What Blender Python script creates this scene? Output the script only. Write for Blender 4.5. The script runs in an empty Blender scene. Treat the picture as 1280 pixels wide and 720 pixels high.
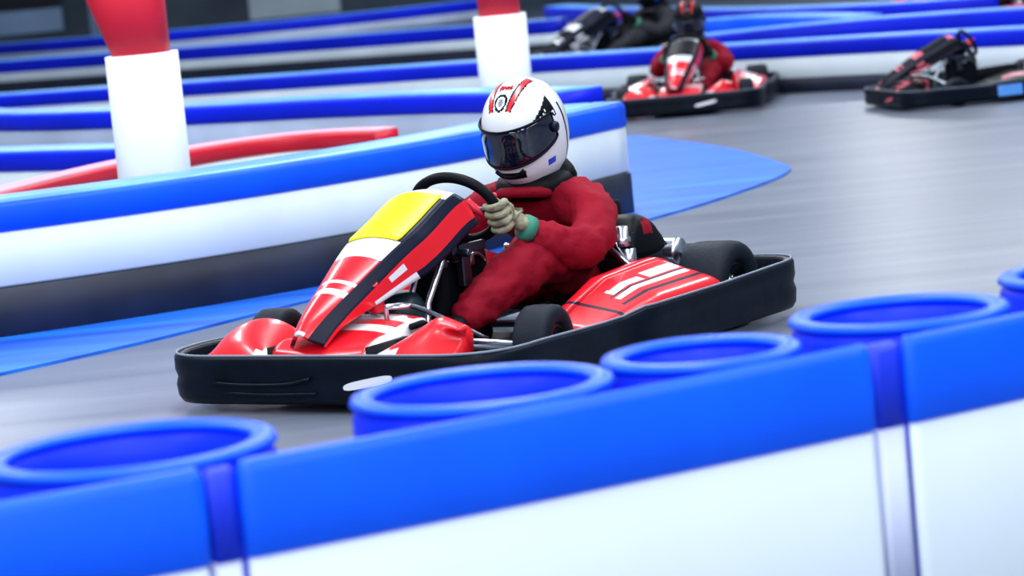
import bpy, bmesh, math, random
import numpy as np
from mathutils import Vector, Matrix
PI = math.pi
random.seed(4)
C = bpy.context.scene.collection

# ------------------------------------------------------------------ camera
F, H = 3700.0, 1.5
ROLL, PITCH = math.radians(5.5), math.atan(452 / F)
FW = Vector((0, math.cos(PITCH), -math.sin(PITCH)))
UP = Vector((0, math.sin(PITCH), math.cos(PITCH)))
RX = math.cos(ROLL) * Vector((1, 0, 0)) - math.sin(ROLL) * UP
UX = math.sin(ROLL) * Vector((1, 0, 0)) + math.cos(ROLL) * UP
cd = bpy.data.cameras.new('camera'); cam = bpy.data.objects.new('camera', cd); C.objects.link(cam)
m = Matrix((RX, UX, -FW)).transposed().to_4x4(); m.translation = (0, 0, H)
cam.matrix_world = m
cd.sensor_width = 36; cd.lens = 36 * F / 1280; cd.clip_end = 300
cd.dof.use_dof = True; cd.dof.focus_distance = 10.2; cd.dof.aperture_fstop = 3.2
bpy.context.scene.camera = cam

def G(x, y, h=0.0):
    """where the view through a picture point meets the height h"""
    d = FW + (x - 640) / F * RX + (360 - y) / F * UX
    return Vector((0, 0, H)) + d * ((h - H) / d.z)

# ------------------------------------------------------------------ materials
def mat(name, col, rough=.5, metal=0, coat=0, bump=0, bscale=30, var=0, vscale=4, spec=.5):
    mt = bpy.data.materials.new(name); mt.use_nodes = True
    nt = mt.node_tree; b = nt.nodes['Principled BSDF']
    b.inputs['Base Color'].default_value = (*col, 1)
    b.inputs['Roughness'].default_value = rough; b.inputs['Metallic'].default_value = metal
    b.inputs['Coat Weight'].default_value = coat; b.inputs['Coat Roughness'].default_value = .08
    b.inputs['Specular IOR Level'].default_value = spec
    tc = nt.nodes.new('ShaderNodeTexCoord')
    if var:
        n = nt.nodes.new('ShaderNodeTexNoise'); n.inputs['Scale'].default_value = vscale; n.inputs['Detail'].default_value = 5
        nt.links.new(tc.outputs['Object'], n.inputs['Vector'])
        r = nt.nodes.new('ShaderNodeValToRGB')
        r.color_ramp.elements[0].position = .3; r.color_ramp.elements[1].position = .7
        r.color_ramp.elements[0].color = (*[max(0, c * (1 - var)) for c in col], 1)
        r.color_ramp.elements[1].color = (*[min(1, c * (1 + var)) for c in col], 1)
        nt.links.new(n.outputs['Fac'], r.inputs['Fac']); nt.links.new(r.outputs['Color'], b.inputs['Base Color'])
    if bump:
        n2 = nt.nodes.new('ShaderNodeTexNoise'); n2.inputs['Scale'].default_value = bscale; n2.inputs['Detail'].default_value = 4
        nt.links.new(tc.outputs['Object'], n2.inputs['Vector'])
        bp = nt.nodes.new('ShaderNodeBump'); bp.inputs['Strength'].default_value = bump; bp.inputs['Distance'].default_value = .02
        nt.links.new(n2.outputs['Fac'], bp.inputs['Height']); nt.links.new(bp.outputs['Normal'], b.inputs['Normal'])
    return mt

M = {
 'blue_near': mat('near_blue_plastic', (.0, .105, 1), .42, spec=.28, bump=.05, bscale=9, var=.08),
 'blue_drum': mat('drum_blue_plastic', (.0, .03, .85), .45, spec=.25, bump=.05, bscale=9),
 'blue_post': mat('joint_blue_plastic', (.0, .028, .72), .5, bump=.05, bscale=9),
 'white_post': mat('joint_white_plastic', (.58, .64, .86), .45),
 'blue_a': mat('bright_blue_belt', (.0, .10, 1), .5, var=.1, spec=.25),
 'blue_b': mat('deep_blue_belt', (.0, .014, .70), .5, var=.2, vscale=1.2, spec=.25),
 'blue_cap': mat('light_blue_cap', (.10, .34, .95), .4, var=.2),
 'white_near': mat('near_white_plastic', (.76, .86, .95), .35, var=.03, vscale=2),
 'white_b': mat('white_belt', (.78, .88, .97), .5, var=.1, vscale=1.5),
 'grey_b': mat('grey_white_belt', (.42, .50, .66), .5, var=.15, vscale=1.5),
 'skirt': mat('black_rubber_skirt', (.012, .017, .04), .5, var=.4, vscale=3, spec=.35),
 'red_b': mat('red_belt', (.62, .0, .02), .45, var=.1),
 'pink_cap': mat('red_cap_sheen', (.80, .36, .45), .45),  # pale tint puts the gloss on the red barrier's top into its colour
 'red': mat('red_plastic', (.80, .006, .018), .3, coat=.3),
 'white': mat('white_gloss', (.82, .84, .9), .25, coat=.5),
 'yellow': mat('yellow_plate', (.95, .86, .0), .35, var=.05),
 'black': mat('black_plastic', (.002, .005, .012), .4, bump=.05, bscale=22, var=.4, vscale=9, spec=.13),
 'black2': mat('black_matt', (.002, .003, .006), .5, spec=.12),
 'navy': mat('navy_stripe', (.004, .007, .025), .4, spec=.25),
 'edge': mat('grey_edge', (.16, .20, .27), .45),  # on the bumper rim this grey paints wear and the highlight together
 'tyre': mat('tyre_rubber', (.008, .013, .022), .6, spec=.15, bump=.1, bscale=60),
 'steel': mat('steel', (.62, .66, .74), .28, metal=1),
 'dark_steel': mat('dark_steel', (.07, .08, .11), .35, metal=1),
 'tank': mat('tank_plastic', (.012, .045, .06), .4),
 'suit': mat('red_suit_cloth', (.235, .0, .013), .8, bump=.5, bscale=14, var=.15, vscale=6, spec=.2),
 'suit_black': mat('black_suit_cloth', (.008, .009, .016), .8, bump=.4, bscale=11),
 'glove': mat('tan_green_glove', (.30, .30, .20), .7, bump=.6, bscale=30, var=.55, vscale=26),
 'cuff': mat('green_cuff', (.03, .22, .15), .7),
 'pink_red': mat('pale_red_plastic', (.7, .10, .16), .4),
 'lever': mat('red_lever', (.85, .02, .05), .35),
 'visor': mat('dark_visor', (.004, .006, .02), .06, coat=1),
 'blue_logo': mat('blue_mark', (.01, .07, .75), .3),
 'col_white': mat('column_white', (.80, .88, .95), .5, var=.03),
 'col_red': mat('column_red_pad', (.70, .006, .03), .55, var=.1),
 'wall': mat('far_wall_grey', (.10, .13, .17), .8, var=.5, vscale=.5),
 'wall_light': mat('far_panel_light', (.30, .42, .62), .6, var=.3, vscale=.6),
 'wall_dark': mat('far_panel_dark', (.012, .012, .018), .6),
 'skin': mat('skin', (.5, .28, .2), .6),
}

def floor_mat():
    mt = bpy.data.materials.new('polished_asphalt'); mt.use_nodes = True
    nt = mt.node_tree; b = nt.nodes['Principled BSDF']; tc = nt.nodes.new('ShaderNodeTexCoord')
    mp = nt.nodes.new('ShaderNodeMapping'); mp.inputs['Rotation'].default_value = (0, 0, math.radians(-38)); mp.inputs['Scale'].default_value = (.25, 2.2, 1)
    nt.links.new(tc.outputs['Object'], mp.inputs['Vector'])
    n = nt.nodes.new('ShaderNodeTexNoise'); n.inputs['Scale'].default_value = 1.6; n.inputs['Detail'].default_value = 6
    nt.links.new(mp.outputs['Vector'], n.inputs['Vector'])
    r = nt.nodes.new('ShaderNodeValToRGB')
    e = r.color_ramp.elements; e[0].position = .3; e[0].color = (.095, .115, .165, 1); e[1].position = .72; e[1].color = (.175, .20, .265, 1)
    nt.links.new(n.outputs['Fac'], r.inputs['Fac']); nt.links.new(r.outputs['Color'], b.inputs['Base Color'])
    n2 = nt.nodes.new('ShaderNodeTexNoise'); n2.inputs['Scale'].default_value = 90
    nt.links.new(tc.outputs['Object'], n2.inputs['Vector'])
    bp = nt.nodes.new('ShaderNodeBump'); bp.inputs['Strength'].default_value = .15; bp.inputs['Distance'].default_value = .004
    nt.links.new(n2.outputs['Fac'], bp.inputs['Height']); nt.links.new(bp.outputs['Normal'], b.inputs['Normal'])
    b.inputs['Roughness'].default_value = .33
    return mt
M['floor'] = floor_mat()

def curb_mat():
    mt = bpy.data.materials.new('blue_painted_runoff'); mt.use_nodes = True
    nt = mt.node_tree; b = nt.nodes['Principled BSDF']; tc = nt.nodes.new('ShaderNodeTexCoord')
    mp = nt.nodes.new('ShaderNodeMapping'); mp.inputs['Rotation'].default_value = (0, 0, math.radians(-52)); mp.inputs['Scale'].default_value = (.3, 3, 1)
    nt.links.new(tc.outputs['Object'], mp.inputs['Vector'])
    n = nt.nodes.new('ShaderNodeTexNoise'); n.inputs['Scale'].default_value = 2.2; n.inputs['Detail'].default_value = 5
    nt.links.new(mp.outputs['Vector'], n.inputs['Vector'])
    r = nt.nodes.new('ShaderNodeValToRGB')
    e = r.color_ramp.elements; e[0].position = .32; e[0].color = (.0, .07, .55, 1); e[1].position = .68; e[1].color = (.01, .19, .85, 1)
    nt.links.new(n.outputs['Fac'], r.inputs['Fac']); nt.links.new(r.outputs['Color'], b.inputs['Base Color'])
    b.inputs['Roughness'].default_value = .5
    return mt
M['runoff'] = curb_mat()

# ------------------------------------------------------------------ mesh helpers
def obj(name, data, mats, parent=None, smooth=True, solid=0, subd=0, bevel=0):
    """data = (verts, faces[, face material indices]) -> ONE mesh object"""
    me = bpy.data.meshes.new(name)
    me.from_pydata([tuple(v) for v in data[0]], [], [tuple(f) for f in data[1]])
    if not isinstance(mats, (list, tuple)): mats = [mats]
    for k in mats: me.materials.append(M[k])
    if len(data) > 2 and data[2]:
        for p, i in zip(me.polygons, data[2]): p.material_index = i
    bm = bmesh.new(); bm.from_mesh(me); bmesh.ops.recalc_face_normals(bm, faces=bm.faces); bm.to_mesh(me); bm.free()
    for p in me.polygons: p.use_smooth = smooth
    o = bpy.data.objects.new(name, me); C.objects.link(o)
    if parent: o.parent = parent
    if solid:
        s = o.modifiers.new('thickness', 'SOLIDIFY'); s.thickness = solid; s.offset = -1
    if bevel:
        b = o.modifiers.new('bevel', 'BEVEL'); b.width = bevel; b.segments = 2; b.limit_method = 'ANGLE'
    if subd:
        s = o.modifiers.new('subd', 'SUBSURF'); s.levels = subd; s.render_levels = subd
    return o

def thing(name, label, cat, loc=(0, 0, 0), rotz=0, group=None, scale=1):
    o = bpy.data.objects.new(name, None); C.objects.link(o)
    o.location = loc; o.rotation_euler = (0, 0, rotz); o.scale = (scale,) * 3; o.empty_display_size = .2
    tag(o, label, cat, group); return o
def tag(o, label, cat, group=None):
    o['label'] = label; o['category'] = cat
    if group: o['group'] = group
    return o
def struct(o): o['kind'] = 'structure'; return o

def cat_(*ds):
    V, Fc, I = [], [], []
    for d in ds:
        n = len(V); V += list(d[0]); Fc += [tuple(i + n for i in f) for f in d[1]]
        I += list(d[2]) if len(d) > 2 and d[2] else [0] * len(d[1])
    return V, Fc, I
def setmat(d, i): return d[0], d[1], [i] * len(d[1])

def smooth_path(pts, n=8, closed=False):
    P = [Vector(p) for p in pts]; out = []
    N = len(P)
    rng = range(N if closed else N - 1)
    for i in rng:
        a = P[(i - 1) % N] if closed or i > 0 else P[0] * 2 - P[1]
        b = P[i]; c = P[(i + 1) % N]
        d = P[(i + 2) % N] if closed or i + 2 < N else P[-1] * 2 - P[-2]
        for k in range(n):
            t = k / n
            out.append(.5 * ((2 * b) + (c - a) * t + (2 * a - 5 * b + 4 * c - d) * t * t + (3 * b - a - 3 * c + d) * t ** 3))
    if not closed: out.append(P[-1].copy())
    return out

def tube(pts, r, seg=10, closed=False, n=0):
    P = smooth_path(pts, n, closed) if n else [Vector(p) for p in pts]
    N = len(P); rs = r if isinstance(r, (list, tuple)) else None
    V, Fc = [], []
    up = Vector((0, 0, 1)); prev = None
    for i in range(N):
        a = P[(i - 1) % N] if closed or i else P[i]; b = P[(i + 1) % N] if closed or i < N - 1 else P[i]
        t = (b - a).normalized()
        if prev is None:
            q = up if abs(t.z) < .9 else Vector((1, 0, 0)); x = t.cross(q).normalized()
        else:
            x = (prev - t * prev.dot(t)).normalized()
        prev = x; y = t.cross(x)
        rr = rs[min(len(rs) - 1, int(i * len(rs) / N))] if rs else r
        for k in range(seg):
            an = 2 * PI * k / seg; V.append(P[i] + (x * math.cos(an) + y * math.sin(an)) * rr)
    for i in range(N if closed else N - 1):
        for k in range(seg):
            a, b = i * seg, ((i + 1) % N) * seg
            Fc.append((a + k, a + (k + 1) % seg, b + (k + 1) % seg, b + k))
    if not closed:
        Fc.append(tuple(range(seg))[::-1]); Fc.append(tuple(range((N - 1) * seg, N * seg)))
    return V, Fc

def lathe(prof, seg=32, axis='z', c=(0, 0, 0), closed=True):
    """prof: list of (radius, height) ; closed loop profile when closed"""
    V, Fc = [], []; c = Vector(c); n = len(prof)
    for k in range(seg):
        a = 2 * PI * k / seg
        for r_, h in prof:
            p = (r_ * math.cos(a), r_ * math.sin(a), h)
            if axis == 'y': p = (p[0], p[2], p[1])
            if axis == 'x': p = (p[2], p[0], p[1])
            V.append(c + Vector(p))
    for k in range(seg):
        for j in range(n if closed else n - 1):
            Fc.append((k * n + j, k * n + (j + 1) % n, ((k + 1) % seg) * n + (j + 1) % n, ((k + 1) % seg) * n + j))
    if not closed:
        Fc.append(tuple(k * n for k in range(seg))); Fc.append(tuple(k * n + n - 1 for k in range(seg)))
    return V, Fc

def box(c, s, rot=None):
    c = Vector(c); V = []
    for x in (-1, 1):
        for y in (-1, 1):
            for z in (-1, 1):
                p = Vector((x * s[0] / 2, y * s[1] / 2, z * s[2] / 2))
                if rot: p = rot @ p
                V.append(c + p)
    return V, [(0, 1, 3, 2), (4, 6, 7, 5), (0, 4, 5, 1), (2, 3, 7, 6), (0, 2, 6, 4), (1, 5, 7, 3)]

def loft(rings, closed_ring=True, caps=True, matfn=None):
    V = [Vector(p) for r_ in rings for p in r_]; n = len(rings[0]); Fc = []
    for i in range(len(rings) - 1):
        for k in range(n if closed_ring else n - 1):
            Fc.append((i * n + k, i * n + (k + 1) % n, (i + 1) * n + (k + 1) % n, (i + 1) * n + k))
    if caps and closed_ring:
        Fc.append(tuple(range(n))[::-1]); Fc.append(tuple(range((len(rings) - 1) * n, len(rings) * n)))
    I = [matfn(sum((V[i] for i in f), Vector()) / len(f)) for f in Fc] if matfn else None
    return V, Fc, I

def prism(poly, z0, z1):
    n = len(poly)
    V = [Vector((p[0], p[1], z0)) for p in poly] + [Vector((p[0], p[1], z1)) for p in poly]
    return V, [tuple(range(n))[::-1], tuple(range(n, 2 * n))] + [(i, (i + 1) % n, n + (i + 1) % n, n + i) for i in range(n)]

def skin(name, verts, edges, radii, m_, parent, root=0, sub=2, disp=0):
    """one continuous surface grown round a skeleton"""
    me = bpy.data.meshes.new(name); me.from_pydata(verts, edges, [])
    o = bpy.data.objects.new(name, me); C.objects.link(o); o.parent = parent
    mods = o.modifiers.new('skin', 'SKIN'); mods.use_smooth_shade = True; mods.branch_smoothing = .6
    o.modifiers.new('sub', 'SUBSURF').levels = sub
    lay = me.skin_vertices[0].data
    for i, r_ in enumerate(radii):
        lay[i].radius = r_ if isinstance(r_, tuple) else (r_, r_); lay[i].use_root = (i == root)
    o.modifiers['sub'].render_levels = sub
    if disp:
        tx = bpy.data.textures.new('folds', 'CLOUDS'); tx.noise_scale = .085; tx.noise_depth = 2
        d_ = o.modifiers.new('folds', 'DISPLACE'); d_.texture = tx; d_.strength = disp; d_.mid_level = .5; d_.texture_coords = 'LOCAL'
        t2 = bpy.data.textures.new('creases', 'CLOUDS'); t2.noise_scale = .04; t2.noise_depth = 1; t2.noise_type = 'HARD_NOISE'
        d2 = o.modifiers.new('creases', 'DISPLACE'); d2.texture = t2; d2.strength = -disp * .42; d2.mid_level = .3; d2.texture_coords = 'LOCAL'
    dg = bpy.context.evaluated_depsgraph_get(); dg.update()
    ev = bpy.data.meshes.new_from_object(o.evaluated_get(dg))     # bake to a plain mesh
    o.modifiers.clear(); o.data = ev; ev.name = name
    ev.materials.clear(); ev.materials.append(M[m_])
    for p in ev.polygons: p.use_smooth = True; p.material_index = 0
    return o

# ------------------------------------------------------------------ setting
struct(obj('floor', box((0, 25, -.05), (60, 70, .1)), 'floor', smooth=False))
wl = struct(obj('wall_back', box((0, 56, 1.6), (60, .3, 3.4)), 'wall', smooth=False))
for i, (x0, x1, z0, z1, k) in enumerate([(-12, -7.9, .35, .78, 'wall_light'), (-12, -7.9, .85, 1.6, 'wall_dark'),
                                          (-4.4, -2.7, .2, .8, 'white_b'), (-7.4, -7.0, .0, 1.2, 'wall_light')]):
    o = obj('trim_%d' % (i + 1), box(((x0 + x1) / 2, 55.8, (z0 + z1) / 2), (x1 - x0, .12, z1 - z0)), k, smooth=False); struct(o)

# belts of the far barriers: a path with a front face of stacked bands
def fit(px, h, deg=2, x0=None, x1=None, n=9):
    """a smooth curve on the ground through the measured points"""
    W = [G(x, y, h) for x, y in px]
    k = np.polyfit([p.x for p in W], [p.y for p in W], deg)
    a, b = W[0].x if x0 is None else x0, W[-1].x if x1 is None else x1
    return [Vector((a + (b - a) * i / (n - 1), float(np.polyval(k, a + (b - a) * i / (n - 1))), 0)) for i in range(n)]
def offset_path(P, d):
    out = []
    for i, p in enumerate(P):
        a = P[max(0, i - 1)]; b = P[min(len(P) - 1, i + 1)]
        t = (b - a); t.z = 0; t.normalize()
        out.append(p + Vector((t.y, -t.x, 0)) * d)       # d > 0 : right of travel
    return out
def band(P, prof):
    """sweep a closed profile [(offset, z)] along P, capped"""
    rings = []
    offs = {}
    for o_, z in prof:
        if o_ not in offs: offs[o_] = offset_path(P, o_)
    for i in range(len(P)):
        rings.append([Vector((offs[o_][i].x, offs[o_][i].y, z)) for o_, z in prof])
    return loft(rings)

def far_barrier(path, h, zs, label, mats, group, thick=.32, n=8, name='track_barrier'):
    """zs = heights where skirt ends and where the blue band starts; front lies to the right of travel"""
    P = smooth_path([Vector((p[0], p[1], 0)) for p in path], n)
    b = P[0]
    t = thing(name, label, 'barrier', (b.x, b.y, 0), 0, group)
    P = [p - b for p in P]
    blue, white, skirt, cap = mats
    z1, z2 = zs
    obj('rubber_skirt', band(P, [(0, 0), (.012, .01), (.012, z1 - .005), (0, z1), (-thick, z1), (-thick, 0)]), skirt, t)
    obj('lower_band', band(P, [(-.005, z1), (.004, z1 + .01), (.004, z2 - .01), (-.005, z2), (-thick, z2), (-thick, z1)]), white, t)
    obj('upper_band', band(P, [(0, z2), (.012, z2 + .01), (.012, h - .025), (.004, h - .008), (-thick, h - .008), (-thick, z2)]), blue, t)
    obj('top_rail', band(P, [(.0, h - .008), (-.012, h + .004), (-thick * .45, h + .006), (-thick * .5, h), (-thick * .55, h + .006), (-thick + .01, h + .004), (-thick, h - .008)]), cap, t)
    return t

hA = .57
A = fit([(0, 251), (100, 241), (200, 228), (300, 211), (400, 194), (500, 181), (600, 165), (690, 146), (745, 134), (778, 127)], hA, 3, x0=-3.0)
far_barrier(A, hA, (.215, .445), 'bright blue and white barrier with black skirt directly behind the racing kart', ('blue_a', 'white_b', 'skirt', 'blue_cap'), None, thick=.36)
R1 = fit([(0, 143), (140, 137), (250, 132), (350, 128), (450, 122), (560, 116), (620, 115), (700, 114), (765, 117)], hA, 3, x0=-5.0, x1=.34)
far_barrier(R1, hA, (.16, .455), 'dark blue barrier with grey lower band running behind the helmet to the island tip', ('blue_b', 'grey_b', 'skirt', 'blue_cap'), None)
Bp = fit([(0, 238), (140, 212), (250, 178), (350, 170), (470, 163)], .47, 2, x0=-2.9)
Bp = [p for p in Bp]
far_barrier(Bp, .47, (.12, .375), 'low red barrier with pale top running inside the blue island', ('red_b', 'white_b', 'blue_cap', 'pink_cap'), None, thick=.16)
bl = fit([(0, 190), (100, 187), (165, 185)], .45, 1, x0=-3.6)
far_barrier(bl, .45, (.10, .33), 'short dark blue barrier left of the nearer red and white column', ('blue_b', 'white_b', 'skirt', 'blue_cap'), None)

hR = .45
rows = [
 ([(-140, 128), (0, 119), (140, 110), (250, 99), (350, 96), (450, 90), (560, 78), (690, 70), (820, 62), (960, 53), (1120, 45), (1250, 38), (1400, 28)],
  'long dark blue and white barrier running behind the two distant karts', (.11, .275)),
 ([(-140, 86), (0, 78), (140, 70), (250, 53), (350, 50), (450, 43), (560, 36), (690, 24)],
  'blue and white barrier third back, left half of the hall', (.19, .30)),
 ([(-140, 62), (0, 56), (140, 46), (250, 34), (350, 25), (450, 15), (560, 3), (640, -4)],
  'farthest blue barrier below the grey back wall on the left', (.15, .29)),
 ([(860, 46), (960, 37), (1050, 28), (1135, 18), (1280, 11), (1400, 4)],
  'blue and white barrier beyond the two distant karts, topmost long one on the right', (.10, .27)),
 ([(680, 8), (780, 12), (880, 14), (960, 8), (1060, 8), (1130, 3), (1250, -6)],
  'farthest blue barrier on the right, cut by the top of the photo', (.10, .27)),
 ([(885, 25), (930, 22), (1000, 20), (1060, 22)],
  'short light blue barrier section between the two far barriers at right', (.10, .24)),
]
for i, (px, lab, zz) in enumerate(rows):
    hR = .40 if i == 0 else .45
    P = fit(px, hR, 2 if i != 0 else 3)
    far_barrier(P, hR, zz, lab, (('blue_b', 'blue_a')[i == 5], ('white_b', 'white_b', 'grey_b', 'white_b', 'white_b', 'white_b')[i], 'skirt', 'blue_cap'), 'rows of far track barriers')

# blue painted run-off in front of the island
outer = [G(x, y) for x, y in [(-140, 500), (0, 470), (200, 425), (390, 377), (600, 325), (780, 284), (900, 250), (985, 217), (968, 203), (900, 185), (790, 170)]]
outer = smooth_path([Vector((p.x, p.y, 0)) for p in outer], 5)
inner = [Vector((p.x, p.y + .02, 0)) for p in A if p.x > -2.9][::-1]
o = obj('trim_5', prism([(p.x, p.y) for p in outer] + [(.60, 18.6), (.5, 16.2)] + [(p.x, p.y) for p in inner], .0, .012), 'runoff', smooth=False)
struct(o)

# columns
def column(loc, r0, zsplit, lean, label):
    t = thing('support_column', label, 'column', loc, 0, 'red and white support columns')
    def ring(z, r, dx0=0, dx1=0, n=36):
        out = []
        for k in range(n):
            a = 2 * PI * k / n; c_, s_ = math.cos(a), math.sin(a)
            x = math.copysign(abs(c_) ** .6, c_) * r; y = math.copysign(abs(s_) ** .6, s_) * r
            if x < 0: x -= dx0 * min(1, -x / r)
            out.append(Vector((x, y, z)))
        return out
    obj('white_base', loft([ring(0, r0), ring(zsplit, r0)]), 'col_white', t)
    obj('red_padding', loft([ring(zsplit, r0 * .8), ring(zsplit + .26, r0 * .8, lean), ring(zsplit + .6, r0 * .8, lean * 1.2), ring(3.2, r0 * .8, lean * 1.2)]), 'col_red', t)
column((-1.60, 13.72, 0), .165, 1.075, .09, 'red over white support column standing on the left, the wider one in view')
column((.085, 18.6, 0), .165, .95, .0, 'red over white support column rising right behind the helmet')

# ------------------------------------------------------------------ near barrier
hN = .60
Np = [G(x, y, hN) for x, y in [(-260, 668), (-100, 648), (0, 622), (130, 607), (270, 587), (430, 556), (600, 524), (730, 495), (850, 469), (980, 446), (1100, 427), (1190, 410), (1280, 391), (1400, 368)]]
kf = np.polyfit([p.x for p in Np], [p.y for p in Np], 2)
Np = [Vector((x, float(np.polyval(kf, x)), 0)) for x in [-1.45 + i * .011 for i in range(270)]]
def seg_between(P, x0, x1):
    return [p for p in P if x0 <= p.x <= x1]
def xat(x, y): return G(x, y, hN).x
s1, s2, s3, s4 = xat(243, 588), xat(300, 578), xat(1085, 430), xat(1135, 421)
def near_panel(P, label):
    b = P[0].copy(); t = thing('near_barrier', label, 'barrier', (b.x, b.y, 0), 0, 'near barrier panels')
    P = [p - b for p in P]
    # turn both ends inward round a soft corner
    def ends(Q):
        t0 = (Q[0] - Q[1]).normalized(); n0 = Vector((t0.y, -t0.x, 0)); n0 = n0 if n0.y > 0 else -n0
        t1 = (Q[-1] - Q[-2]).normalized(); n1 = Vector((t1.y, -t1.x, 0)); n1 = n1 if n1.y > 0 else -n1
        pre = [Q[0] + t0 * .012 + n0 * .012, Q[0] + t0 * .007 + n0 * .005]
        post = [Q[-1] + t1 * .007 + n1 * .005, Q[-1] + t1 * .012 + n1 * .012]
        return pre + Q + post
    Q = ends(P)
    obj('blue_band', band(Q, [(0, .42), (.006, .426), (.008, .50), (.006, .575), (0, .592), (-.010, .600), (-.022, .598), (-.03, .585), (-.03, .42)]), 'blue_near', t)
    obj('white_band', band(Q, [(-.004, .0), (0, .01), (.002, .2), (0, .412), (-.004, .42), (-.03, .42), (-.03, 0)]), 'white_near', t)
near_panel(seg_between(Np, -9, s1), 'blue over white barrier panel nearest the camera, left of the left joint')
near_panel(seg_between(Np, s2, s3), 'long blue over white barrier panel between the two joints, below the kart')
near_panel(seg_between(Np, s4, 9), 'blue over white barrier panel at right end, right of the right joint')
for a, b_, lab in ((s1, s2, 'recessed blue joint post in the near barrier, left one'), (s3, s4, 'recessed blue joint post in the near barrier, right one')):
    mid = [p for p in Np if a + .012 <= p.x <= b_ - .012]
    b0 = mid[0].copy(); t = thing('joint_post', lab, 'barrier post', (b0.x, b0.y, 0), 0, 'near barrier joint posts')
    Q = [p - b0 for p in mid]
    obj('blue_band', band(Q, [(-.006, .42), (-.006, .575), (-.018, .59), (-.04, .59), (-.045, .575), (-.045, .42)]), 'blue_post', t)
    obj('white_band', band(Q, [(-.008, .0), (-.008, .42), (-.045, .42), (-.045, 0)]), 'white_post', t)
# drums behind the panels
def near_point(x):
    best = min(range(1, len(Np) - 1), key=lambda i: abs(Np[i].x - x)); p = Np[best]
    t = (Np[best + 1] - Np[best - 1]).normalized(); n = Vector((-t.y, t.x, 0)); return p, n
def drum(px, py, r, label):
    x = xat(px, py); p, n = near_point(x)
    c = p + n * (r + .045)
    t = thing('barrier_drum', label, 'barrier drum', (c.x, c.y, 0), 0, 'blue drums along the near barrier')
    w = .045; h = .592
    pr = [(r, 0), (r, .05), (r - .012, .07), (r - .012, .28), (r, .31), (r, h - .03), (r - .008, h - .008), (r - .02, h), (r - w + .012, h), (r - w, h - .012), (r - w - .006, h - .05), (r - w - .01, .04), (.001, .04), (.001, 0)]
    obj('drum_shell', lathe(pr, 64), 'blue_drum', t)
    rr = r - w / 2
    obj('drum_rim', lathe([(rr + .026, h), (rr + .02, h + .012), (rr, h + .017), (rr - .02, h + .012), (rr - .026, h), (rr, h - .004)], 64), 'blue_near', t)
drum(230, 598, .275, 'open blue barrier drum nearest the camera, bottom left corner')
drum(700, 507, .262, 'open blue barrier drum under the front of the racing kart')
drum(965, 450, .205, 'open blue barrier drum below the rear half of the racing kart')
drum(1235, 403, .236, 'open blue barrier drum right of the kart, behind the right joint')
drum(1600, 330, .24, 'open blue barrier drum cut by the right edge of the photo')

# ------------------------------------------------------------------ racing kart
def rrect(pts, rad, n=6):
    """polygon with rounded corners -> closed list of points"""
    out = []; N = len(pts)
    for i in range(N):
        p = Vector((*pts[i], 0)); a = Vector((*pts[i - 1], 0)); b = Vector((*pts[(i + 1) % N], 0)); r_ = rad[i]
        d1 = (a - p).normalized(); d2 = (b - p).normalized()
        p1 = p + d1 * r_; p2 = p + d2 * r_
        if r_ < 1e-4: out.append(p); continue
        for k in range(n + 1):
            t = k / n; out.append(p1 * (1 - t) ** 2 + p * 2 * t * (1 - t) + p2 * t * t)
    return out

def resample(P, step):
    out = []
    N = len(P)
    for i in range(N):
        a, b = P[i], P[(i + 1) % N]; L = (b - a).length
        k = max(1, int(L / step))
        for j in range(k): out.append(a.lerp(b, j / k))
    return out

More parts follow.
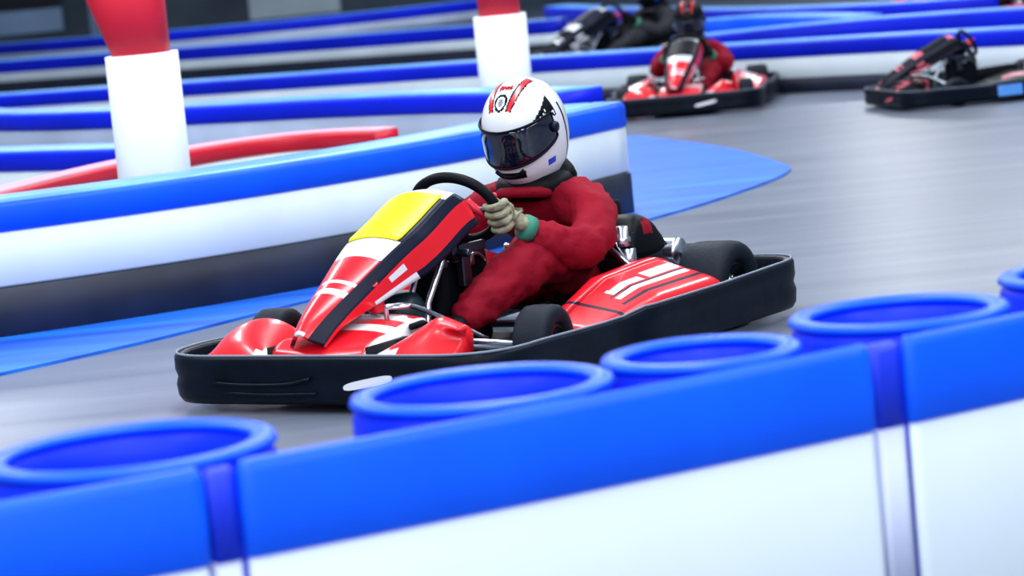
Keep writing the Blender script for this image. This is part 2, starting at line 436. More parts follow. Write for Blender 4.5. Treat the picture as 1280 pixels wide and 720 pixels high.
def make_kart(label, red='red', pad='white'):
    t = thing('go_kart', label, 'go-kart')
    # ---- wrap-around bumper
    side = [(.975, -.66), (.975, .66), (.22, .67), (.08, .665), (.0, .71), (-.90, .73), (-1.07, .73)]
    loop = [(.985, -.69), (.985, .69), (.16, .675), (.02, .715), (-1.085, .745), (-1.085, -.745), (.02, -.715), (.16, -.675)]
    P = resample(rrect(loop, [.26, .26, .05, .05, .2, .2, .05, .05], 10), .05)
    N = len(P)
    def top(p):
        h = .178
        if p.x < .16: h = .178 + .018 * min(1, (.16 - p.x) / .1) + .012 * max(0, min(1, (-p.x - .45) / .6))
        if p.x > .3: h += .012 * min(1, (p.x - .3) / .4)
        return h
    rings = []
    for i, p in enumerate(P):
        tn = (P[(i + 1) % N] - P[i - 1]).normalized(); n = Vector((tn.y, -tn.x, 0))
        if n.dot(p) < 0: n = -n
        T = top(p); z0 = .03
        cs = [(-.035, z0), (-.012, z0), (.0, z0 + .02), (.004, z0 + (T - z0) * .35), (-.004, z0 + (T - z0) * .52), (.004, z0 + (T - z0) * .68), (.003, T - .012), (-.004, T - .002), (-.012, T), (-.030, T - .002), (-.036, T - .012), (-.040, z0 + .03)]
        rings.append([p + n * o_ + Vector((0, 0, z)) for o_, z in cs])
    n_ = len(rings[0]); V = [v for r_ in rings for v in r_]
    Fc = [(i * n_ + k, i * n_ + (k + 1) % n_, ((i + 1) % N) * n_ + (k + 1) % n_, ((i + 1) % N) * n_ + k) for i in range(N) for k in range(n_)]
    bump = obj('bumper', (V, Fc), 'black', t)
    edge = []
    for i, p in enumerate(P):
        tn = (P[(i + 1) % N] - P[i - 1]).normalized(); n = Vector((tn.y, -tn.x, 0)); n = n if n.dot(p) > 0 else -n
        edge.append(p + n * -.006 + Vector((0, 0, top(p) + .0015)))
    eo = obj('bumper_edge', tube(edge, .0045, 6, True), 'edge', bump); eo['label'] = 'scuffed grey top edge with painted highlight'
    # white slot sticker on the front face
    st = []
    for k in range(24):
        a = 2 * PI * k / 24; x = math.cos(a); y = math.sin(a)
        yy = .095 * math.copysign(abs(x) ** .5, x) ; zz = .0135 * math.copysign(abs(y) ** .7, y)
        st.append((yy, zz + yy * .17))
    for off, ln in ((.205, 1),):
        V = [Vector((.9925, off + a, .105 + b)) for a, b in st] + [Vector((.985, off + a, .105 + b)) for a, b in st]
        so = obj('bumper_sticker', (V, [tuple(range(24)), tuple(range(24, 48))[::-1]] + [(k, (k + 1) % 24, 24 + (k + 1) % 24, 24 + k) for k in range(24)]), pad, bump, smooth=False)
        so['label'] = 'pale oval strip on the bumper front'
    # moulded ribs and recess on the front face
    obj('bumper_rib', cat_(tube([(.99, -.42, .105), (.992, -.30, .098), (.992, -.12, .10), (.992, -.02, .118)], .006, 8, n=4),
                           tube([(.99, -.38, .072), (.992, -.2, .066), (.992, .0, .07)], .005, 8, n=4)), 'black', bump)
    # ---- chassis
    fr = [(.80, -.28, .07), (.80, .28, .07), (.45, .30, .07), (.1, .33, .07), (-.5, .33, .07), (-.86, .30, .08), (-.86, -.30, .08), (-.5, -.33, .07), (.1, -.33, .07), (.45, -.30, .07)]
    obj('chassis_frame', cat_(tube(fr, .016, 10, True), tube([(.43, -.46, .12), (.43, .46, .12)], .016, 10), tube([(-.4, -.33, .07), (-.4, .33, .07)], .014, 8),
        tube([(.8, .2, .07), (.95, .22, .1)], .012, 8), tube([(.8, -.2, .07), (.95, -.22, .1)], .012, 8),
        tube([(0, .33, .07), (0, .68, .1)], .012, 8), tube([(0, -.33, .07), (0, -.68, .1)], .012, 8),
        tube([(-.5, .33, .07), (-.5, .70, .1)], .012, 8), tube([(-.5, -.33, .07), (-.5, -.70, .1)], .012, 8),
        tube([(-.86, .2, .08), (-1.06, .22, .11)], .012, 8), tube([(-.86, -.2, .08), (-1.06, -.22, .11)], .012, 8)), 'dark_steel', t)
    obj('floor_tray', prism([(.86, -.25), (.86, .25), (.3, .31), (-.3, .31), (-.3, -.31), (.3, -.31)], .045, .055), 'black2', t, smooth=False)
    # ---- front spoiler: centre nose and two fenders
    rings = []
    NV = 26
    for j in range(NV + 1):
        v = -.205 + .37 * j / NV; e = abs(v) / .205; k = 1 - .10 * e ** 3
        top_ = [(.955 - .03 * e ** 2, .10), (.955 - .03 * e ** 2, .16), (.93, .198), (.87, .225), (.80, .246 * k), (.72, .262 * k), (.64, .268 * k), (.58, .262 * k), (.57, .24 * k)]
        P_ = smooth_path([Vector((a, 0, b)) for a, b in top_], 3)
        ring = [Vector((p.x, v, p.z)) for p in P_] + [Vector((.58, v, .10))]
        rings.append(ring)
    def cen(p):
        if p.z > .15 and ((.645 < p.x < .685) or (.735 < p.x < .805)) and p.y > -.03: return 1
        if p.z > .13 and p.x > .90 and p.z < .175 and p.y < -.02: return 1
        return 0
    obj('front_spoiler', loft(rings, matfn=cen), [red, pad], t)
    for s in (-1, 1):
        rings = []
        for j in range(23):
            f = j / 22; v = (.185 + .255 * f) if s > 0 else (.225 + .305 * f); arch = math.sin(PI * min(1, f * 1.0 + .0)) ** .6 if 0 < f < 1 else 0
            zt = (.18 + .103 * (min(1, f * 1.5) ** .7) - .035 * max(0, f - .6) / .4) if s > 0 else (.195 + .078 * arch * (1 - .12 * f) + .035 * (1 - f) * f)
            back = .69 + .02 * f; front = .965 - (.15 if s > 0 else .08) * f ** 2
            pr = smooth_path([Vector((front, 0, .14)), Vector((front - .01, 0, .172)), Vector((front - .06, 0, .172 + (zt - .172) * .55)), Vector((back + .09, 0, zt - .006)), Vector((back + .03, 0, zt)), Vector((back, 0, zt - .03))], 4)
            rings.append([Vector((p.x, s * v, p.z)) for p in pr] + [Vector((back + .01, s * v, .14))])
        def fm(p, s=s):
            q = abs(p.y)
            if p.z > .19 and q > (.425 if s > 0 else .50) and p.x < .745: return 1
            if q < .28 and p.z < .20 and p.x > .90: return 1
            return 0
        obj('fender', loft(rings, matfn=fm), [red, pad], t)
        obj('fender_bracket', cat_(tube([(.62, s * .19 - .02, .16), (.60, s * .20 - .02, .23), (.68, s * .20 - .02, .235)], .012, 8, n=4), box((.82, s * .197 - .02, .16), (.22, .02, .10))), 'black2', t)
    # ---- front fairing
    cl = smooth_path([Vector((.955, 0, .262)), Vector((.915, 0, .300)), Vector((.85, 0, .346)), Vector((.76, 0, .400)), Vector((.655, 0, .464)), Vector((.57, 0, .512)), Vector((.45, 0, .568)), Vector((.35, 0, .618)), Vector((.285, 0, .642)), Vector((.24, 0, .640))], 8)
    NS = len(cl); rings = []; meta = []
    for i, c_ in enumerate(cl):
        z = c_.z
        f = max(0, min(1, (z - .255) / .375))
        a = .028 + .090 * min(1, f * 1.3); bw = .040 - .024 * f; cw = .002 + .018 * max(0, min(1, (f - .3) / .4))
        if i > NS - 9: k = (i - (NS - 9)) / 8; a *= 1 - .18 * k; cw *= 1 - .35 * k
        ring = []
        us = []
        for q in range(-24, 25):
            w = abs(q) / 24
            if w <= .5: v = a * w / .5; dz = -.020 * (w / .5) ** 2; dx = -.012 * (w / .5) ** 2
            elif w <= .7: g = (w - .5) / .2; v = a + bw * g; dz = -.020 - .025 * g; dx = -.012 - .035 * g
            else: g = (w - .7) / .3; v = a + bw + cw * g; dz = -.045 - .09 * g * max(.1, min(1, (f - .1) / .6)); dx = -.047 - .05 * g * min(1, f * 1.5)
            ring.append(Vector((c_.x + dx + .02, math.copysign(v, q) - (c_.x - .38) * .11, z + dz)))
        rings.append(ring)
    V = [p for r_ in rings for p in r_]; n_ = 49; Fc = []; I = []
    for i in range(NS - 1):
        zc = (cl[i].z + cl[i + 1].z) / 2; xc = (cl[i].x + cl[i + 1].x) / 2
        for k in range(n_ - 1):
            Fc.append((i * n_ + k, i * n_ + k + 1, (i + 1) * n_ + k + 1, (i + 1) * n_ + k))
            w = abs(k + .5 - 24) / 24; sgn = k + .5 - 24
            if w <= .5:
                if i >= NS - 14: mi = 1 if sgn > -8 else 2
                elif zc > .470 and zc < .518: mi = 1
                elif zc >= .518: mi = 2
                elif (.372 < zc < .387 or .398 < zc < .411) and sgn > -9: mi = 1
                elif zc < .272: mi = 1 if -6 < sgn < 8 else 0
                else: mi = 0
            elif w <= .7: mi = 2
            else:
                mi = 0
                if w > .93 and zc > .40: mi = 1 if zc < .50 else 2
                if .76 < w < .83 and .45 < zc < .49: mi = 1
            I.append(mi)
    fo = obj('front_fairing', (V, Fc, I), [red, pad, 'navy'], t, solid=.012)
    # yellow number plate just proud of the fairing
    sub = [i for i in range(NS) if .515 < cl[i].z and i < NS - 11]
    rr = []
    for i in sub:
        c_ = cl[i]; nx = Vector((.46, 0, .89))
        f = (i - sub[0]) / (len(sub) - 1); a = .106 - .004 * f
        rr.append([Vector((c_.x + .02 - .010 * (q / 8) ** 2, a * q / 8 * (1 if 0 < f < 1 else .93) - (c_.x - .38) * .11, c_.z - .016 * (q / 8) ** 2)) + nx * .006 for q in range(-8, 9)])
    obj('number_plate', loft(rr, closed_ring=False, caps=False), 'yellow', fo, solid=.005)['label'] = 'plain yellow number plate'
    # fairing supports
    obj('fairing_support', cat_(tube([(.38, -.10, .54), (.46, -.12, .30), (.50, -.13, .08)], .011, 8), tube([(.33, .10, .50), (.36, .105, .40), (.47, .11, .28), (.52, .12, .08)], .011, 8)), 'steel', t)
    obj('column_mount', cat_(box((.30, .10, .455), (.03, .05, .075)), box((.33, .07, .40), (.06, .04, .05)), tube([(.28, -.08, .44), (.28, .17, .42)], .014, 10), box((.26, .02, .50), (.05, .12, .06)), box((.20, .12, .43), (.16, .02, .035)), box((.22, .10, .36), (.05, .03, .12))), 'dark_steel', t, smooth=False, bevel=.006)
    # ---- steering
    cw_ = Vector((.085, 0, .545)); tilt = math.radians(24)
    T_ = Vector((math.sin(tilt), 0, math.cos(tilt))); Nn = Vector((-math.cos(tilt), 0, math.sin(tilt))); Y_ = Vector((0, 1, 0))
    rg = [cw_ + T_ * math.sin(2 * PI * k / 48) * (.132 if math.sin(2 * PI * k / 48) > 0 else .12) + Y_ * math.cos(2 * PI * k / 48) * .165 for k in range(48)]
    sw = obj('steering_wheel', cat_(tube(rg, .019, 12, True)), 'black2', t)
    obj('wheel_spokes', cat_(tube([cw_ - Nn * .012, cw_ + Y_ * .155], .012, 8), tube([cw_ - Nn * .012, cw_ - Y_ * .155], .012, 8), tube([cw_ - Nn * .012, cw_ - T_ * .11], .012, 8),
        tube([cw_ - Nn * .03, cw_ + Nn * .012], .045, 20)), 'dark_steel', sw)
    obj('steering_column', tube([cw_ - Nn * .02, Vector((.34, 0, .40)), Vector((.52, 0, .12))], .012, 8), 'steel', t)
    # black dash cowl filling the gap between wheel and fairing
    rings = []
    for k in range(9):
        f = k / 8; x = .31 - .17 * f; w = .135 * (1 - .35 * f); zt = .625 - .05 * f
        rings.append([Vector((x, w * math.cos(a) , .50 + (zt - .50) * max(-.75, math.sin(a)))) for a in [2 * PI * j / 24 for j in range(24)]])
    obj('dash_cowl', loft(rings), 'black2', t)
    obj('centre_shroud', cat_(box((.17, 0, .25), (.30, .15, .34)), box((.24, .02, .42), (.14, .2, .06))), 'black2', t, smooth=False, bevel=.03)
    obj('brake_line', cat_(tube([(.30, .085, .40), (.20, .09, .385), (.12, .085, .40), (.06, .08, .37)], .007, 6, n=4), box((.16, .085, .38), (.03, .02, .03)), box((.03, .08, .345), (.03, .02, .02))), 'steel', t)
    obj('brake_cylinder', cat_(tube([(.70, .055, .385), (.67, .045, .33), (.665, .04, .285)], [.018, .024, .027], 14, n=3)), red, t)
    # ---- wheels
    def wheel(u, v, r_, w, name, steer=0):
        pr = []
        hw = w / 2; ri = r_ * .5
        pr = [(ri, -hw * .8), (ri + .012, -hw * .95), (r_ * .8, -hw), (r_ * .93, -hw * .93), (r_ * .985, -hw * .78), (r_, -hw * .5), (r_, hw * .5), (r_ * .985, hw * .78), (r_ * .93, hw * .93), (r_ * .8, hw), (ri + .012, hw * .95), (ri, hw * .8)]
        tr = bpy.data.objects.new(name, None)
        s = 1 if v > 0 else -1
        o = obj(name, lathe(pr, 40, 'y'), 'tyre', t); o.location = (u, v, r_); o.rotation_euler = (0, 0, steer)
        rim = obj('wheel_rim', lathe([(ri + .004, -hw * .78), (ri + .004, hw * .78), (ri - .012, hw * .8), (ri - .014, hw * .35 * 1), (ri * .45, hw * .3 * 1), (ri * .45, -hw * .3), (ri - .014, -hw * .35), (ri - .012, -hw * .8)], 32, 'y'), 'dark_steel', o)
        hub = obj('wheel_hub', cat_(lathe([(.001, s * hw * .2), (ri * .5, s * hw * .2), (ri * .48, s * hw * .55), (.016, s * hw * .6), (.014, s * hw * .95), (.001, s * hw * .97)], 20, 'y', closed=False),
            *[tube([(ri * .32 * math.cos(a), s * hw * .5, ri * .32 * math.sin(a)), (ri * .32 * math.cos(a), s * hw * .68, ri * .32 * math.sin(a))], .006, 6) for a in [2 * PI * k / 5 for k in range(5)]]), 'steel', o)
        return o
    wheel(.43, .525, .132, .125, 'wheel', math.radians(8)); wheel(.43, -.56, .132, .125, 'wheel', math.radians(8))
    wheel(-.73, .55, .155, .195, 'wheel'); wheel(-.73, -.55, .155, .195, 'wheel')
    obj('rear_axle', tube([(-.73, -.5, .155), (-.73, .5, .155)], .02, 12), 'steel', t)
    obj('tie_rod', cat_(tube([(.50, -.47, .15), (.44, 0, .16)], .008, 8), tube([(.44, 0, .16), (.50, .47, .15)], .008, 8), tube([(.38, .42, .14), (.43, .5, .135)], .014, 8)), 'steel', t)
    # pedals
    for s in (-1, 1):
        obj('pedal', cat_(tube([(.70, s * .10, .08), (.70, s * .10, .30), (.69, s * .19, .305)], .009, 8), tube([(.70, s * .10, .305), (.56, s * .11, .285), (.40, s * .16, .20), (.30, s * .22, .13)], .009, 8, n=4)), 'steel', t)
    # fuel tank
    pr = smooth_path([Vector((.001, 0, .315)), Vector((.05, 0, .31)), Vector((.082, 0, .27)), Vector((.09, 0, .20)), Vector((.09, 0, .09)), Vector((.08, 0, .075)), Vector((.001, 0, .075))], 4)
    obj('fuel_tank', lathe([(p.x, p.z) for p in pr], 28, 'z', (.42, -.04, 0), closed=False), 'tank', t)
    # ---- side pods
    for s in (-1, 1):
        rings = []
        prof = [(.30, .0, 0), (.24, .55, .0), (.16, .8, 0), (.06, .95, 0), (-.1, 1, 0), (-.3, 1, 0), (-.48, 1, 0), (-.56, .96, 0), (-.60, .85, 0)]
        us = [p[0] for p in prof]
        K_ = 72
        for j in range(K_ + 1):
            u_ = .27 - .86 * j / K_
            g = min(1, .30 + .70 * ((.27 - u_) / .42) ** .8) if u_ > -.15 else 1
            if u_ < -.52: g *= 1 - .25 * ((-.52 - u_) / .07) ** 2
            zi = .135 + .15 * g * (.86 + .14 * max(0, min(1, -u_ / .45))); zo = .125 + .088 * g
            vi = .46 - .10 * min(1, g); vo = .635 + .02 * g
            sec = [(vi, .07), (vi, zi - .02), (vi + .012, zi - .004), (vi + .03, zi), (vi + .07, zi - .004)]
            sec += [(vi + .03 + (vo - vi - .06) * q / 9, zi - (zi - zo) * (q / 9) ** 1.1) for q in [1.5 + .3125 * i for i in range(25)]]
            sec += [(vo - .01, zo - .012), (vo, zo - .035), (vo, .07)]
            rings.append([Vector((u_, s * a, b)) for a, b in sec])
        def pm(p, s=s):
            q = (abs(p.y) - .37) / .27; x = p.x
            if p.z < .125 and q > .9: return 2
            if .075 < x < .10 and q > -.1: return 2
            if x > .02: return 0
            if -.27 < x < -.04 and .44 < q < .56: return 1
            if -.52 < x < -.30 and .36 < q < .56: return 1
            if -.54 < x < .0 and .575 < q < .605: return 2
            if -.52 < x < -.02 and .62 < q < .71: return 1
            if .79 < q < .85: return 2
            if .92 < q: return 0
            return 0
        obj('side_pod', loft(rings, matfn=pm), [red, pad, 'navy'], t)
    # ---- seat
    rings = []
    for j in range(17):
        f = j / 16
        c_ = smooth_path([Vector((-.28, 0, .14)), Vector((-.42, 0, .10)), Vector((-.60, 0, .10)), Vector((-.70, 0, .18)), Vector((-.74, 0, .32)), Vector((-.77, 0, .47))], 4)[int(f * 20)]
        w = .17 + .03 * math.sin(PI * f); dep = .10 * math.sin(PI * min(1, f * .9 + .15)) + .02
        nx = Vector((.2 + .75 * f, 0, 1 - .75 * f)).normalized()
        ring = []
        for q in range(-8, 9):
            a = q / 8; ring.append(c_ + Vector((0, a * w, 0)) + nx * dep * abs(a) ** 3)
        rings.append(ring)
    obj('seat', loft(rings, closed_ring=False, caps=False), 'black2', t, solid=.012, subd=1)
    obj('seat_strut', cat_(tube([(-.42, .24, .38), (-.42, .415, .235), (-.44, .47, .17)], .011, 8), tube([(-.42, .24, .38), (-.36, .24, .22), (-.22, .26, .08)], .007, 8, n=4)), 'steel', t)
    obj('seat_strut', tube([(-.55, -.22, .34), (-.70, -.35, .10)], .011, 8), 'steel', t)
    # ---- engine on the left of the seat, exhaust behind it
    e = obj('engine', cat_(box((-.62, .25, .22), (.20, .17, .16)), *[box((-.62, .25, .315 + .014 * k), (.17, .16, .006)) for k in range(5)], lathe([(.001, -.1), (.06, -.1), (.06, -.02), (.001, -.02)], 24, 'y', (-.57, .38, .2), closed=False)), 'dark_steel', t, smooth=False, bevel=.004)
    rings = []
    for k in range(9):
        f = k / 8; x = -.50 - .26 * f; hh = [.30, .385, .42, .43, .43, .42, .40, .36, .30][k]
        rings.append([Vector((x, .255 + .085 * math.copysign(abs(math.cos(a)) ** .5, math.cos(a)), .30 + (hh - .30) * math.copysign(abs(math.sin(a)) ** .6, math.sin(a)) * (1 if math.sin(a) > 0 else .3))) for a in [2 * PI * j / 24 for j in range(24)]])
    obj('engine_cover', loft(rings, matfn=lambda p: 1 if (.36 < p.z < .41 and -.66 < p.x < -.60 and p.y > .28) else 0), ['black2', 'suit'], t)
    obj('carburettor', cat_(lathe([(.001, 0), (.035, 0), (.035, .03), (.028, .035), (.028, .07), (.001, .07)], 18, 'z', (-.50, .30, .33), closed=False), box((-.50, .32, .28), (.04, .05, .08)), tube([(-.45, .28, .40), (-.47, .30, .33), (-.46, .36, .25)], .006, 6), tube([(-.5, .27, .41), (-.47, .28, .43), (-.44, .30, .36)], .006, 6, n=4)), 'steel', t)
    obj('exhaust_muffler', cat_(tube([(-.84, .15, .262), (-.84, .17, .262), (-.84, .33, .262), (-.84, .345, .262)], [.03, .047, .05, .049], 20), tube([(-.85, .2, .26), (-.78, .2, .26), (-.70, .22, .24)], .018, 10)), 'steel', t)
    obj('rear_cover', cat_(box((-.96, .2, .22), (.10, .30, .10)), box((-.83, -.1, .20), (.12, .18, .14))), 'black2', t, smooth=False, bevel=.015)
    return t

def make_driver(label, suit='suit', full=True):
    t = thing('person', label, 'person')
    sv = [(-.55, 0, .21), (-.58, 0, .33), (-.52, 0, .445), (-.43, 0, .545), (-.39, 0, .63), (-.37, 0, .76),        # 0-5 pelvis..head
          (-.45, .235, .524), (-.37, .29, .415), (-.235, .31, .352), (-.12, .27, .39), (-.03, .210, .450),         # 6-10 left arm
          (-.45, -.235, .524), (-.37, -.29, .415), (-.235, -.31, .352), (-.12, -.27, .39), (-.03, -.210, .450),    # 11-15
          (-.50, .11, .20), (-.28, .17, .31), (-.08, .20, .365), (.13, .165, .27), (.34, .13, .19),                   # 16-20 left leg
          (-.50, -.11, .20), (-.28, -.15, .27), (-.08, -.17, .29), (.13, -.16, .22), (.34, -.13, .18)]
    ed = [(0, 1), (1, 2), (2, 3), (3, 4), (4, 5), (2, 6), (6, 7), (7, 8), (8, 9), (9, 10), (2, 11), (11, 12), (12, 13), (13, 14), (14, 15),
          (0, 16), (16, 17), (17, 18), (18, 19), (19, 20), (0, 21), (21, 22), (22, 23), (23, 24), (24, 25)]
    ra = [.13, (.15, .13), (.18, .13), .08, .06, .07, .108, .096, .088, .072, .048, .108, .096, .088, .072, .048,
          .11, .11, .102, .088, .058, .10, .085, .078, .068, .048]
    body = skin('body', sv, ed, ra, suit, t, sub=3, disp=.042)
    # collar
    obj('collar', cat_(tube([(-.385 + .085 * math.cos(a), .10 * math.sin(a), .545 + .012 * math.cos(a)) for a in [2 * PI * k / 24 for k in range(24)]], .02, 8, True)), suit, t)
    obj('neck_brace', tube([(-.435 + .075 * math.cos(a), .105 * math.sin(a), .572 - .012 * math.cos(a)) for a in [2 * PI * k / 24 for k in range(24)]], .046, 12, True), 'black2', t)
    hr = skin('hair', [(-.47, .02, .68), (-.50, .05, .635), (-.50, .09, .59), (-.47, .13, .565), (-.50, -.04, .60)], [(0, 1), (1, 2), (2, 3), (1, 4)], [.085, .085, .07, .04, .05], 'black2', t)
    # boots
    for s in (-1, 1):
        skin('boot', [(.31, s * .13, .20), (.37, s * .128, .165), (.41, s * .127, .12), (.50, s * .125, .15), (.585, s * .12, .195), (.60, s * .12, .20)],
             [(0, 1), (1, 2), (2, 3), (3, 4), (4, 5)], [.052, .05, .045, .042, .036, .025], 'black2', t)
    # gloved hands closed round the steering wheel rim
    cw_ = Vector((.085, 0, .545)); tilt = math.radians(24)
    T_ = Vector((math.sin(tilt), 0, math.cos(tilt))); Nn = Vector((-math.cos(tilt), 0, math.sin(tilt)))
    for s in (1, -1):
        Y_ = Vector((0, s, 0)); P = cw_ + Y_ * .158 - T_ * .025
        W = Vector((-.045, s * .215, .452)); vs = [W, P.lerp(W, .50) + Nn * .008, P + Nn * .040 + Y_ * .022]; rr = [.042, (.044, .036), (.042, .033)]; es = [(0, 1), (1, 2)]
        for i, ln in enumerate((.92, 1.0, .96, .82)):
            q = T_ * (.045 - .030 * i); b = len(vs)
            vs += [P + q + Y_ * .040 * ln + Nn * .022, P + q + Y_ * .042 * ln - Nn * .016, P + q + Y_ * .010 - Nn * .034 * ln, P + q - Y_ * .022 * ln - Nn * .024, P + q - Y_ * .030 * ln - Nn * .004]
            rr += [.0155, .015, .014, .0125, .011]
            es += [(2, b), (b, b + 1), (b + 1, b + 2), (b + 2, b + 3), (b + 3, b + 4)]
        b = len(vs)
        vs += [P.lerp(W, .3) + Nn * .03 + T_ * .02 - Y_ * .01, P + Nn * .038 - Y_ * .012 + T_ * .035, P + Nn * .022 - Y_ * .030 + T_ * .050]
        rr += [.016, .014, .011]; es += [(1, b), (b, b + 1), (b + 1, b + 2)]
        g = skin('glove', [tuple(v) for v in vs], es, rr, 'glove', t)
        cv = (W - P).normalized()
        obj('glove_cuff', tube([W - cv * .038, W - cv * .024, W - cv * .004], [.045, .048, .048], 16), 'cuff', g)
    # helmet
    hc = Vector((-.405, 0, .782)); pit = math.radians(19)
    R = Matrix.Rotation(pit, 3, 'Y') @ Matrix.Rotation(math.radians(0), 3, 'Z')
    def hp(az, el, off=0):
        ca, sa, ce, se = math.cos(az), math.sin(az), math.cos(el), math.sin(el)
        x, y, z = ca * ce, sa * ce, se
        k = lambda q, e_: math.copysign(abs(q) ** e_, q)
        px_ = .172 * x; py = .144 * k(y, .92); pz = .178 * k(z, .95) if z > 0 else .228 * z
        if x > 0 and z < 0: px_ += .028 * min(1, -z * 1.8) * x
        if z < -.55: px_ += .0
        if x < 0: px_ *= 1.0; 
        n = Vector((x / .172, y / .142, z / .165)).normalized()
        return R @ (Vector((px_, py, max(pz, -.212))) + n * off) + hc
    def hmat(az, el):
        a, e_ = math.degrees(az), math.degrees(el)
        if e_ < -56: return 1
        if a < -180: a += 360
        # rear lower trim
        if 78 < abs(a) < 180 and e_ < -47: return 1
        # crown stripe, red edged with black, left of centre
        if 36 < e_ < 78:
            yy = math.degrees(math.atan2(math.sin(az) * math.cos(el), math.sin(el)))      # lateral angle seen from above
            xx = math.degrees(math.atan2(math.cos(az) * math.cos(el), math.sin(el)))
            for s_ in (1, -1):
                d = yy * s_ - 19
                if -14 < xx < 50:
                    if abs(d) < 3.4: return 2
                    if abs(d) < 6: return 1
            if abs(yy) < 12 and 24 < xx < 50: 
                if abs(math.hypot(yy / 11, (xx - 38) / 12) - .85) < .16: return 1
                if math.hypot(yy / 11, (xx - 38) / 12) < .42: return 3
            if abs(yy) < 9 and 2 < xx < 18: return 2 if (int(xx * .6 + yy * .5) % 2) else 1
            if abs(yy) < 12 and 0 < xx < 21 and (int(yy * .8 + xx * .3) % 3 == 0): return 1
        # swirl round the visor pivot
        if 58 < abs(a) < 92 and 10 < e_ < 34:
            w = math.sin(math.radians(a * 9)) * 4 * (1 if a > 0 else -1) + (abs(a) - 58) * .42
            if abs(e_ - 13 - w) < 3.4: return 1
        if 44 < abs(a) < 92 and 12 < e_ < 15 + (abs(a) - 44) * .52 and (math.sin(a * .55) * math.cos(e_ * .5 + a * .3)) < .45: return 1
        if 92 < abs(a) < 99 and -30 < e_ < 40: return 0
        if 60 < abs(a) < 74 and -32 < e_ < -24: return 4
        if 103 < abs(a) < 109 and e_ < 22: return 1
        # chin vent
        if abs(a) < 24 and -36 < e_ < -27: return 1
        return 0
    NA, NE = 160, 88
    V, Fc, I = [], [], []
    for j in range(NE + 1):
        el = -PI / 2 * .70 + (PI / 2 * .70 + PI / 2 - .001) * j / NE
        for i in range(NA): V.append(hp(2 * PI * i / NA - PI, el))
    for j in range(NE):
        for i in range(NA):
            Fc.append((j * NA + i, j * NA + (i + 1) % NA, (j + 1) * NA + (i + 1) % NA, (j + 1) * NA + i))
            el = -PI / 2 * .70 + (PI / 2 * .70 + PI / 2) * (j + .5) / NE; I.append(hmat(2 * PI * (i + .5) / NA - PI, el))
    Fc.append(tuple(range(NA))); I.append(1); Fc.append(tuple(NE * NA + i for i in range(NA))); I.append(0)
    he = obj('helmet', (V, Fc, I), ['white' if full else 'black2', 'black2', 'red', 'edge', 'blue_logo'], t)
    # visor: a raised dark shield, narrowing towards its pivots
    rings = []
    for i in range(41):
        a = math.radians(-82 + 164 * i / 40); e_ = abs(a) / math.radians(82)
        lo = math.radians(-20 + 13 * e_ ** 2.0); hi = math.radians(16 + 3 * e_)
        rings.append([hp(a, lo + (hi - lo) * k / 10, .007 * min(1, (1 - abs(e_)) * 6 + .3) ) for k in range(11)])
    vz = obj('visor', loft(rings, closed_ring=False, caps=False), 'visor', he, solid=.004)
    fr = []
    for i in range(41): fr.append(rings[i][10])
    for i in range(40, -1, -1): fr.append(rings[i][0])
    obj('visor_seal', tube(fr, .0045, 6, True), 'black2', he)
    for s in (1, -1):
        c_ = hp(s * math.radians(78), math.radians(3), .012)
        obj('visor_pivot', lathe([(.001, -.004), (.02, -.004), (.018, .006), (.001, .008)], 20, 'y', c_, closed=False), 'navy', he)
    # chin bar lip and vents
    obj('chin_vent', tube([hp(math.radians(a), math.radians(-31 + .010 * a * a), .002) for a in range(-24, 25, 4)], .009, 8), 'black2', he)
    obj('helmet_trim', tube([hp(math.radians(a), math.radians(-56), .001) for a in range(-180, 180, 6)], .006, 6, True), 'black2', he)
    return t

def place(t, loc, rotz, s=1):
    t.location = loc; t.rotation_euler = (0, 0, rotz); t.scale = (s, s, s)
def dup(o, loc, rotz, label, group=None, s=1, swap=None):
    """copy a thing with its parts and sub-parts; swap re-colours copied meshes"""
    def cp(src, par):
        c = src.copy(); C.objects.link(c); c.parent = par
        if swap and c.type == 'MESH':
            if any(m_ and m_.name in swap for m_ in c.data.materials):
                c.data = c.data.copy()
                for i, m_ in enumerate(c.data.materials):
                    if m_ and m_.name in swap: c.data.materials[i] = M[swap[m_.name]]
        for ch in list(src.children): cp(ch, c)
        return c
    r = cp(o, None); place(r, loc, rotz, s); r['label'] = label
    if group: r['group'] = group
    return r

O = G(606, 452)
YAW = math.radians(180 + 57)
kart = make_kart('red, white and black racing go-kart with yellow number plate, sharp in the foreground')
driver = make_driver('person in red racing suit and white full-face helmet steering the foreground kart')
# small controls at the wheel belong to the kart
sw = [c for c in kart.children if c.name.startswith('steering_wheel')][0]
obj('shift_paddle', cat_(tube([(.105, .062, .578), (.10, .085, .553), (.085, .115, .525)], [.013, .015, .012], 10, n=3)), 'lever', sw)['label'] = 'red paddle behind the wheel'
obj('wheel_button', cat_(lathe([(.001, .012), (.008, .010), (.0115, 0), (.008, -.010), (.001, -.012)], 14, 'z', (.085, .160, .590), closed=False), tube([(.085, .160, .585), (.10, .15, .56)], .005, 6)), 'lever', sw)['label'] = 'small red knob at the wheel rim'
place(kart, (O.x, O.y, 0), YAW); place(driver, (O.x, O.y, 0), YAW)

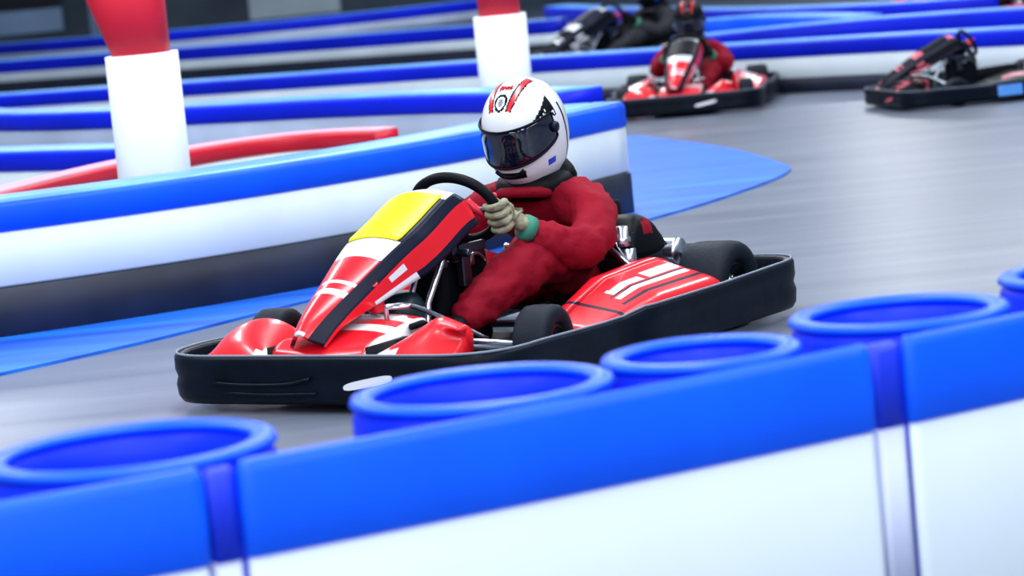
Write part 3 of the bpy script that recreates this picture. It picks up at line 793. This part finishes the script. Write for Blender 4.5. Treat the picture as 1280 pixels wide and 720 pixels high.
kg = 'go-karts waiting or running in the background'
dg = 'drivers of the background karts'
g = G(866, 136)
def far_kart(loc, yaw, s, klab, dlab, kswap=None, dswap=None):
    k = dup(kart, loc, yaw, klab, kg, s, kswap)
    if dlab: dup(driver, loc, yaw, dlab, dg, s, dswap)
far_kart((g.x, g.y, 0), math.radians(180 + 81), .84, 'distant red and black kart seen from the front, right of the helmet',
         'person in dark red suit and black helmet driving the distant red kart', {'yellow_plate': 'black2'}, {'white_gloss': 'black2', 'tan_green_glove': 'black2'})
g = G(1225, 124)
far_kart((g.x, g.y, 0), math.radians(180 + 12), .72, 'distant black and pink-red kart without driver near the right edge', None, {'yellow_plate': 'black2', 'red_plastic': 'black2', 'white_gloss': 'pink_red'}, None)
g = G(790, 98)
far_kart((g.x, g.y + 1.2, 0), math.radians(180 + 38), 1.0, 'black kart beyond the dark blue barrier, above and right of the helmet',
         'person in black suit driving the black kart beyond the dark blue barrier', {'yellow_plate': 'navy', 'red_plastic': 'black2'}, {'white_gloss': 'black2', 'red_suit_cloth': 'suit_black', 'tan_green_glove': 'black2'})
g = G(1200, 48)
far_kart((g.x, g.y, 0), math.radians(180 + 30), 1.0, 'farthest kart, red and black, cut by the top edge at upper right',
         'person in dark suit driving the farthest red kart at upper right', {'yellow_plate': 'navy'}, {'white_gloss': 'black2', 'red_suit_cloth': 'suit_black', 'tan_green_glove': 'black2'})

k2 = [o for o in C.objects if o.get('label', '').startswith('distant black and pink-red kart')][0]
obj('side_plate', box((-.02, .735, .115), (.24, .012, .10)), 'blue_cap', k2, smooth=False)['label'] = 'light blue plate on the bumper side'

# ------------------------------------------------------------------ light: hall lamps, an added fill row and even bluish ambient
w = bpy.data.worlds.new('hall'); bpy.context.scene.world = w; w.use_nodes = True
bg = w.node_tree.nodes['Background']; bg.inputs[0].default_value = (.62, .78, 1, 1); bg.inputs[1].default_value = .27
def lamp(x, y, z, sx, sy, e, col=(.92, .96, 1)):
    l = bpy.data.lights.new('ceiling_or_fill_lamp', 'AREA'); l.shape = 'RECTANGLE'; l.size = sx; l.size_y = sy; l.energy = e; l.color = col
    o = bpy.data.objects.new('ceiling_or_fill_lamp', l); C.objects.link(o); o.location = (x, y, z); return o
for x in (-5, 0, 5):
    for y in (3, 10, 17, 26, 38):
        lamp(x, y, 5.5, .8, 4.5, 250)
for x in (-6, -2, 2, 6):
    lamp(x, -5, 4.6, .8, 4.5, 420)  # added fill row behind the camera, brightens upright faces turned towards it

sc = bpy.context.scene
sc.view_settings.view_transform = 'Standard'; sc.view_settings.look = 'None'
sc.view_settings.gamma = 1; sc.view_settings.exposure = .16; sc.view_settings.use_curve_mapping = False
